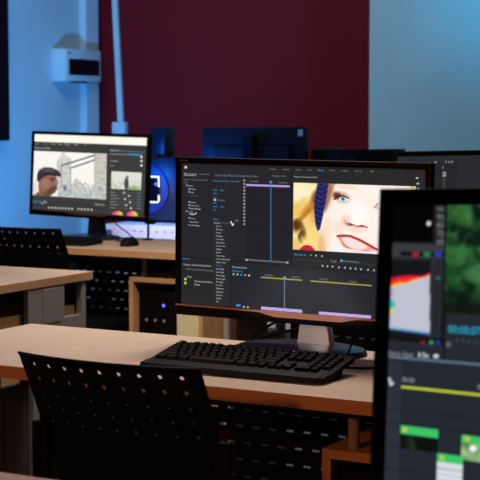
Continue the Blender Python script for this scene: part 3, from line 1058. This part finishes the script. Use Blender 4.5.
for s, a, b in (('Learning', 35, 39), ('Assembly', 43, 48), ('Editing', 51, 55), ('Color', 58, 62), ('Effects', 65, 70), ('Audio', 74, 78.5)):
    T(s, a, b, 143.6 + (a - 35) * .02, CYN if s == 'Assembly' else (190, 190, 186))
T('>>', 84, 86, 144.8, WHT)
T('Program: City Walk', 34.6, 50, 147.7, (205, 205, 200))
T('Lumetri Color', 110.5, 119, 150, (200, 200, 196))
T('Creative', 110.5, 118, 160.6, (190, 190, 186))
T('Look', 110.5, 114, 165.6, (190, 190, 186))
T('00:00:21:08', 33.2, 41.5, 201.4, (70, 170, 225))
T('Fit', 44, 47, 201.7, WHT)
T('00:02:10:00', 95, 104.5, 204.4, WHT)
pc.build(r3, P3 @ Matrix.Translation((0, .0045, 0)))

# ---------- monitor beyond the central one, at the right
W4, H4 = .61, .355
r4 = mon_root('computer_monitor', 'dark monitor peeking out at right behind the central monitor, with an empty grey editor screen', (-1.335, 3.875, .74))
P4 = Matrix.Translation((0, -.03, .066)) @ Matrix.Rotation(R(-1.6), 4, 'Y')
Mw4 = Matrix.Translation((-1.335, 3.875, .74)) @ P4
monitor_shell(r4, P4, W4, H4, .0135, .03, GLOSS)
stand(r4, .2, .062, (.13, .09), ny=.03)
pc = Pic(Mw4 @ Matrix.Translation((0, .0045, 0)), -W4 / 2 + .0137, W4 / 2 - .0137, .03, H4 - .0137, 200, 120, (40, 42, 47))
pc.rect(434, 164, 456, 200, (34, 36, 41))
pc.line([(456, 158), (456, 200)], .8, (26, 27, 30))
pc.ell(435.5, 162.4, .9, 1.0, (150, 150, 155), 1, .5)
for k in range(3):
    pc.ell(446 + 3 * k, 162, .8, .9, (150, 150, 155), 1, .5)
pc.rect(442.8, 172, 446, 176.6, (180, 182, 186))
pc.rect(443.6, 173.3, 445.2, 175.3, (40, 42, 47))
pc.rect(442, 166, 443.6, 168.6, (110, 112, 118))
for k in range(6):
    pc.rect(442.6, 178.5 + 2 * k, 445.2, 179.5 + 2 * k, (84, 86, 92))
pc.build(r4, P4 @ Matrix.Translation((0, .0045, 0)))


# ---------- two monitors seen from behind on the pale desk
def back_monitor(label, loc, zb, w, h, roll, m):
    t = mon_root('computer_monitor', label, loc, rz=math.pi)
    P = Matrix.Translation((0, -.05, zb)) @ Matrix.Rotation(R(roll), 4, 'Y')
    a = w / 2
    c = MB().box(-a, a, .006, .030, 0, h, .004)
    c.xf(P).build('casing', m, t, True)
    f = MB()
    f.box(-a, -a + .012, -.001, .008, 0, h, .0015).box(a - .012, a, -.001, .008, 0, h, .0015)
    f.box(-a + .012, a - .012, -.001, .008, h - .012, h, .0015).box(-a + .012, a - .012, -.001, .008, 0, .02, .0015)
    f.xf(P).build('bezel', GLOSS, t, True)
    MB().box(-a + .012, a - .012, .004, .0065, .02, h - .012).xf(P).build('screen', TVSCREEN, t)
    # raised back box with grooves
    b = MB().box(-a + .08, a - .075, .030, .044, .05, h - .092, .006)
    b.xf(P).build('back_cover', m, t, True)
    for q in ((-a + .066, -.05, h - .090, h - .083), (.04, a - .06, h - .088, h - .081), (-a + .066, -a + .076, .05, h - .092)):
        MB().box(q[0], q[1], .030, .040, q[2], q[3]).xf(P).build('cooling_groove', BLACK, t)
    MB().box(-.028, .036, .028, .075, .03, h - .04, .008).xf(P).build('stand_arm', BLACK, t)
    MB().box(-a + .012, -a + .036, .0296, .0312, h - .044, h - .014).xf(P).build('sticker', STICK, t, label='small white sticker in the upper corner')
    MB().box(-.03, .03, .01, .05, .008, zb + .1, .006).build('neck', BLACK, t)
    MB().lathe([(1.0, 0), (1.02, .004), (.95, .012), (.3, .014)], 40, (0, 0, 0), .13, .10).build('base', BLACK, t, True)
    return t


back_monitor('blue-lit back of a monitor with a white sticker, against the crimson wall', (-3.415, 6.27, .74), .115, .558, .352, .5, BLUEDARK)
back_monitor('low black back of a monitor peeking over the central one, where crimson meets pale wall', (-2.892, 6.31, .74), .06, .468, .305, .9, BLACK)


# ------------------------------------------------------------------ keyboards and mouse
def keyboard_main():
    t = thing('keyboard', 'black full-size keyboard on the central desk before the large monitor', 'keyboard', (-1.427, 2.60, .74))
    w, y0, y1 = .205, -.085, .078
    prof = [(y0, .004), (y0 + .008, .0135), (y0 + .03, .0165), (y0 + .045, .016), (y1 - .012, .0345), (y1 - .003, .036), (y1, .032), (y1 - .002, .024), (y0 + .03, .004)]
    b = MB()
    b.prism(prof, 'x', -w + .008, w - .008, bev=.004)
    # rounded ends
    b.prism([(q[0] * .93, q[1] * .96 + .0003) for q in prof], 'x', -w, -w + .009, bev=.002)
    b.prism([(q[0] * .93, q[1] * .96 + .0003) for q in prof], 'x', w - .009, w, bev=.002)
    b.build('body', KEYBODY, t, True)
    for s in (-1, 1):
        MB().box(s * .17 - .012, s * .17 + .012, y1 - .02, y1 - .012, 0, .026, .002).build('foot', BLACK, t)
    rows = []
    u = .0181
    X0 = -w + .012

    def row(j, widths):
        x = X0
        out = []
        for k in widths:
            if k < 0:
                x += -k * u
            else:
                out.append((x, k * u, j))
                x += k * u
        return out
    rows += row(5, [1, -.9] + [1] * 4 + [-.4] + [1] * 4 + [-.4] + [1] * 4 + [-.25] + [1] * 3 + [-.25] + [1] * 2)
    rows += row(4, [1] * 13 + [1.9] + [-.25] + [1] * 3 + [-.25] + [1] * 3)
    rows += row(3, [1.5] + [1] * 12 + [1.4] + [-.25] + [1] * 3 + [-.25] + [1] * 3)
    rows += row(2, [1.75] + [1] * 11 + [2.15] + [-3.5] + [1] * 3)
    rows += row(1, [2.25] + [1] * 10 + [2.65] + [-1.25] + [1] + [-1.25] + [1] * 3)
    rows += row(0, [1.4] * 3 + [6.0] + [1.4] * 2 + [1.0] + [-.15] + [1] * 3 + [-.25] + [2] + [1])
    slope = math.atan((.0345 - .016) / ((y1 - .012) - (y0 + .045)))
    caps = []
    for x, kw, j in rows:
        g = .0012
        yy = y0 + .049 + j * .0172
        ky = .0158
        zz = .016 + (yy - y0 - .045) * math.tan(slope) - .001
        h = .0072
        m = MB()
        a, bb, i = x + g, x + kw - g, .0022
        bot = [(a, yy, zz), (bb, yy, zz), (bb, yy + ky, zz + ky * math.tan(slope)), (a, yy + ky, zz + ky * math.tan(slope))]
        top = [(a + i, yy + i * .6, zz + h), (bb - i, yy + i * .6, zz + h), (bb - i, yy + ky - i, zz + h + (ky - i) * math.tan(slope)), (a + i, yy + ky - i, zz + h + (ky - i) * math.tan(slope))]
        m.add(bot + top, [[3, 2, 1, 0], [4, 5, 6, 7], [0, 1, 5, 4], [1, 2, 6, 5], [2, 3, 7, 6], [3, 0, 4, 7]])
        caps.append((yy, m))
    caps.sort(key=lambda q: q[0])
    rest = MB()
    for k, (_, m) in enumerate(caps):
        if k < 100:
            m.build('key', KEYM, t)
        else:
            rest.add(m.v, m.f)
    if rest.f:
        rest.build('back_row_keys', KEYM, t)['kind'] = 'stuff'
    MB().box(.06, .085, y1 - .010, y1 - .006, .0345, .0358).build('badge', SILVER, t, label='small silver badge')
    MB().box(-w + .012, -w + .03, y1 - .012, y1 - .005, .0352, .0372, .001).build('corner_button', SILVER, t, label='small pale button in the corner')
    return t


keyboard_main()

kb2 = thing('keyboard', 'black keyboard on the background desk below the man-in-cap monitor', 'keyboard', (-3.615, 4.945, .74))
MB().prism([(-.07, .003), (-.065, .012), (.06, .026), (.068, .022), (.066, .004)], 'x', -.205, .205, bev=.003).build('body', KEYBODY, kb2, True)
kk = MB()
for j in range(5):
    for i in range(20):
        y = -.055 + j * .021
        z = .0125 + (y + .065) * .112
        kk.box(-.195 + i * .0195, -.179 + i * .0195, y, y + .017, z, z + .006)
kk.build('key_bed', KEYM, kb2)

ms = thing('computer_mouse', 'black mouse on the background desk beside the monitor base', 'mouse', (-3.275, 5.0, .74))
mb = MB()
vs, fs = [], []
N, Kk = 24, 7
for j in range(Kk):
    t_ = j / (Kk - 1) * math.pi / 2
    for k in range(N):
        a = 2 * math.pi * k / N
        rr = math.cos(t_) ** .7 if j < Kk - 1 else .02
        vs.append((.031 * rr * math.cos(a), .052 * rr * math.sin(a) - .004 * math.sin(t_), .034 * math.sin(t_)))
for j in range(Kk - 1):
    for k in range(N):
        fs.append([j * N + k, j * N + (k + 1) % N, (j + 1) * N + (k + 1) % N, (j + 1) * N + k])
fs.append(list(range(N))[::-1])
fs.append([(Kk - 1) * N + k for k in range(N)])
mb.add(vs, fs).build('shell', KEYBODY, ms, True)
MB().lathe([(.007, -.004), (.009, -.002), (.009, .002), (.007, .004)], 14, (0, .024, .027), axis='x').build('scroll_wheel', RUBBER, ms, True)
MB().box(-.036, -.031, .0, .012, .004, .012, .001).build('side_light', LED_RED, ms, label='small red light')

# little camera clipped on a thin post beside the left monitor
wc = thing('webcam', 'small black webcam on a thin stand beside the man-in-cap monitor', 'webcam', (-3.372, 5.29, .74))
MB().tube([(0, 0, .004), (0, 0, .06), (.003, 0, .075)], .005, 10).build('stand', BLUEDARK, wc, True)
MB().lathe([(.024, 0), (.025, .003), (.02, .006)], 20).build('base', BLACK, wc, True)
MB().box(-.012, .034, -.015, .012, .066, .088, .006).build('body', BLACK, wc, True)
MB().lathe([(.009, 0), (.009, .008), (.006, .009)], 16, (.014, -.015, .077), axis='y').build('lens', GLOSS, wc, True)


# ------------------------------------------------------------------ computers and speakers
def pc_tower(label, loc, w=.17, d=.34, h=.42, led=True):
    t = thing('computer_tower', label, 'computer', loc)
    MB().box(-w / 2, w / 2, -d / 2 + .02, d / 2, .008, h, .004).build('case', BLACK, t, True)
    MB().box(-w / 2, w / 2, -d / 2, -d / 2 + .022, .004, h, .006).build('front_panel', GLOSS, t, True)
    f = MB()
    for sx in (-1, 1):
        for sy in (-1, 1):
            f.box(sx * w * .36 - .012, sx * w * .36 + .012, sy * d * .4 - .012, sy * d * .4 + .012, 0, .009)
    f.build('feet', RUBBER, t)
    if led:
        MB().lathe([(.005, 0), (.005, .003)], 14, (w * .18, -d / 2, h - .055), axis='y').build('power_light', LED_BLUE, t, label='glowing blue power light')
    for k in range(3):
        MB().lathe([(.006, 0), (.006, .002), (.004, .0025)], 12, (-w * .28 + k * .04, -d / 2, h - .115), axis='y').build('front_port', GREYM, t)
    return t


pc_tower('black computer tower with a blue power light in the background desk shelf', (-3.078, 5.06, .1185), .17, .34, .462)
pc_tower('black computer tower in the shelf under the central desk', (-1.068, 2.668, .1185), .21, .34, .47, led=False)

tw = thing('computer_tower', 'blue-lit gaming computer tower with a glowing square light frame, on the pale desk', 'computer', (-3.922, 6.33, .74))
MB().box(-.15, .15, -.14, .20, .012, .318, .006).build('case', TOWERM, tw, True)
MB().lathe([(.118, 0), (.118, .007), (.108, .011)], 48, (-.02, -.14, .165), axis='y').build('fan_cover', LED_RING, tw, True, label='round blue fan cover')
MB().box(-.125, .058, -.156, -.150, .095, .235, .003).build('glass', SMOKED, tw, label='black square glass')
for q in ((.0, .046, .222, .229), (.046, .053, .176, .229), (.046, .053, .105, .136), (.0, .046, .098, .105)):
    MB().box(q[0], q[1], -.1585, -.1555, q[2], q[3]).build('light_bar', LED_WHITE, tw, label='white glowing light bar')
MB().lathe([(.006, 0), (.006, .003)], 12, (.033, -.156, .19), axis='y').build('power_light', LED_BLUE, tw)
ft = MB()
for sx in (-.12, .12):
    for sy in (-.1, .16):
        ft.lathe([(.016, 0), (.016, .013)], 12, (sx, sy, 0))
ft.build('feet', RUBBER, tw)


def speaker(label, loc, rz, lean, w=.085, d=.11, h=.135):
    t = thing('speaker', label, 'speaker', loc, rz, 'small desktop speakers')
    M = Matrix.Translation((0, 0, .012)) @ Matrix.Rotation(R(lean), 4, 'Y')
    MB().box(-w / 2, w / 2, -d / 2, d / 2, 0, h, .007).xf(M).build('cabinet', BLUEDARK, t, True)
    MB().lathe([(.03, 0), (.03, .003), (.024, .004), (.010, -.002)], 28, (0, -d / 2, .05), axis='y').xf(M).build('woofer', BLACK, t, True)
    MB().lathe([(.014, 0), (.014, .003), (.006, .004)], 20, (0, -d / 2, .104), axis='y').xf(M).build('tweeter', BLACK, t, True)
    for s in (-1, 1):
        MB().box(s * w * .3 - .007, s * w * .3 + .007, -d / 2 + .01, -d / 2 + .03, 0, .016).build('foot', BLUEDARK, t)
    return t


speaker('small speaker standing on top of the blue-lit computer tower', (-3.935, 6.30, 1.058), math.pi, -4.0, .092, .10, .135)
speaker('small blue-lit speaker between the two monitor backs', (-3.085, 6.45, .74), math.pi, 0, .10, .11, .355)


# ------------------------------------------------------------------ cables
def bez(p, n=10):
    """smooth curve through points"""
    out = []
    q = [Vector(a) for a in p]
    for i in range(len(q) - 1):
        p0, p1, p2, p3 = q[max(i - 1, 0)], q[i], q[i + 1], q[min(i + 2, len(q) - 1)]
        for k in range(n):
            t_ = k / n
            out.append(.5 * ((2 * p1) + (-p0 + p2) * t_ + (2 * p0 - 5 * p1 + 4 * p2 - p3) * t_ ** 2 + (-p0 + 3 * p1 - 3 * p2 + p3) * t_ ** 3))
    out.append(q[-1])
    return out


def cable(label, pts, r, m=None):
    o = MB().tube(bez(pts), r, 8).build('cable', m or RUBBER, None, True)
    return tag(o, label, 'cable')


cable('thin black cable curling over the round base of the central monitor', [(-1.31, 2.905, .86), (-1.305, 2.86, .80), (-1.292, 2.79, .758), (-1.275, 2.735, .743), (-1.24, 2.73, .7425), (-1.19, 2.76, .7425)], .0022)
cable('black cable running left from the neck of the central monitor', [(-1.45, 2.93, .83), (-1.52, 2.935, .80), (-1.585, 2.94, .765), (-1.60, 2.92, .745), (-1.60, 2.86, .743)], .003)
cable('black cable lying behind the keyboard under the central monitor', [(-1.40, 2.955, .80), (-1.50, 2.95, .775), (-1.57, 2.94, .755), (-1.585, 2.89, .744), (-1.62, 2.80, .743)], .003)
cable('black cable drooping below the front edge of the central desk', [(-1.66, 2.90, .712), (-1.60, 2.86, .69), (-1.50, 2.83, .676), (-1.40, 2.84, .672), (-1.28, 2.86, .685), (-1.16, 2.90, .712)], .0045)
cable('thin black cable from the man-in-cap monitor down to the mouse', [(-3.52, 5.21, .84), (-3.46, 5.20, .80), (-3.405, 5.20, .765), (-3.385, 5.17, .745), (-3.395, 5.08, .75)], .0025)
cable('thick grey cable looping up from the floor under the background desk', [(-3.43, 5.26, .011), (-3.455, 5.24, .22), (-3.49, 5.22, .38), (-3.497, 5.22, .44), (-3.515, 5.22, .478), (-3.55, 5.22, .497), (-3.585, 5.22, .49), (-3.615, 5.22, .47)], .010, GREYCABLE)


# ------------------------------------------------------------------ lights
def area(name, loc, target, size, rgb, power, sy=None, spread=180):
    l = bpy.data.lights.new(name, 'AREA')
    l.size = size
    if sy:
        l.shape = 'RECTANGLE'
        l.size_y = sy
    l.color = rgb
    l.energy = power
    l.spread = R(spread)
    o = bpy.data.objects.new(name, l)
    COL.objects.link(o)
    o.location = loc
    o.rotation_euler = (Vector(target) - Vector(loc)).to_track_quat('-Z', 'Y').to_euler()
    return o


def spot(name, loc, target, rgb, power, ang=60, blend=.8, r=.08):
    l = bpy.data.lights.new(name, 'SPOT')
    l.color = rgb
    l.energy = power
    l.spot_size = R(ang)
    l.spot_blend = blend
    l.shadow_soft_size = r
    o = bpy.data.objects.new(name, l)
    COL.objects.link(o)
    o.location = loc
    o.rotation_euler = (Vector(target) - Vector(loc)).to_track_quat('-Z', 'Y').to_euler()
    return o


area('ceiling_lamp', (-2.05, 3.8, 2.95), (-1.9, 3.4, .7), 1.1, (1, .94, .90), 27, .5, 105)
spot('row_fill_spot', (-2.2, 2.9, 2.9), (-3.15, 4.9, .7), (1, .88, .76), 330, 34, .9, .15)  # unseen fill spot, added to brighten the background desk row
spot('orange_desk_lamp', (-1.45, -1.0, 1.9), (-1.38, 2.42, .72), (1, .34, .14), 118, 27, .6, .12)
spot('neck_fill_spot', (-2.2, .3, 1.2), (-1.42, 2.87, .785), (1, .95, .92), 75, 7, .6, .03)  # unseen low fill, added to brighten the monitor neck and chin
spot('blue_stage_light', (-4.2, 5.72, .5), (XL, 7.3, 1.7), (.06, .37, 1), 205, 95, .9, .12)
area('teal_ceiling_wash', (-4.0, 5.9, 2.92), (-3.9, 8, .9), 2.2, (.40, .76, 1), 19, .3, 120)
spot('cyan_stage_light', (-1.6, 5.6, 2.85), (-2.55, 8, 2.15), (.0, .52, 1), 230, 34, 1, .1)
spot('blue_tower_light', (-3.95, 5.9, 1.0), (-3.7, 6.35, .98), (.01, .16, 1), 10, 150, .5, .05)
area('violet_panel_fill', (-3.72, 5.78, .88), (-3.72, 6.0, .70), .6, (.62, .66, 1), 1.1, .03, 120)  # unseen fill, added to brighten the white slotted panel

w = bpy.data.worlds.new('world')
SC.world = w
w.use_nodes = True
w.node_tree.nodes['Background'].inputs['Color'].default_value = (.02, .02, .03, 1)
w.node_tree.nodes['Background'].inputs['Strength'].default_value = .3

# ------------------------------------------------------------------ camera, view
cd_ = bpy.data.cameras.new('camera')
cam = bpy.data.objects.new('camera', cd_)
COL.objects.link(cam)
cam.location = CAM
cam.rotation_euler = FW.to_track_quat('-Z', 'Y').to_euler()
cd_.sensor_width = 36
cd_.lens = FPX / 480 * 36
cd_.clip_end = 60
cd_.dof.use_dof = True
cd_.dof.focus_distance = 3.25
cd_.dof.aperture_fstop = 13
SC.camera = cam
SC.view_settings.view_transform = 'Standard'
SC.view_settings.look = 'None'
SC.view_settings.exposure = 0
SC.view_settings.gamma = 1
SC.view_settings.use_curve_mapping = False
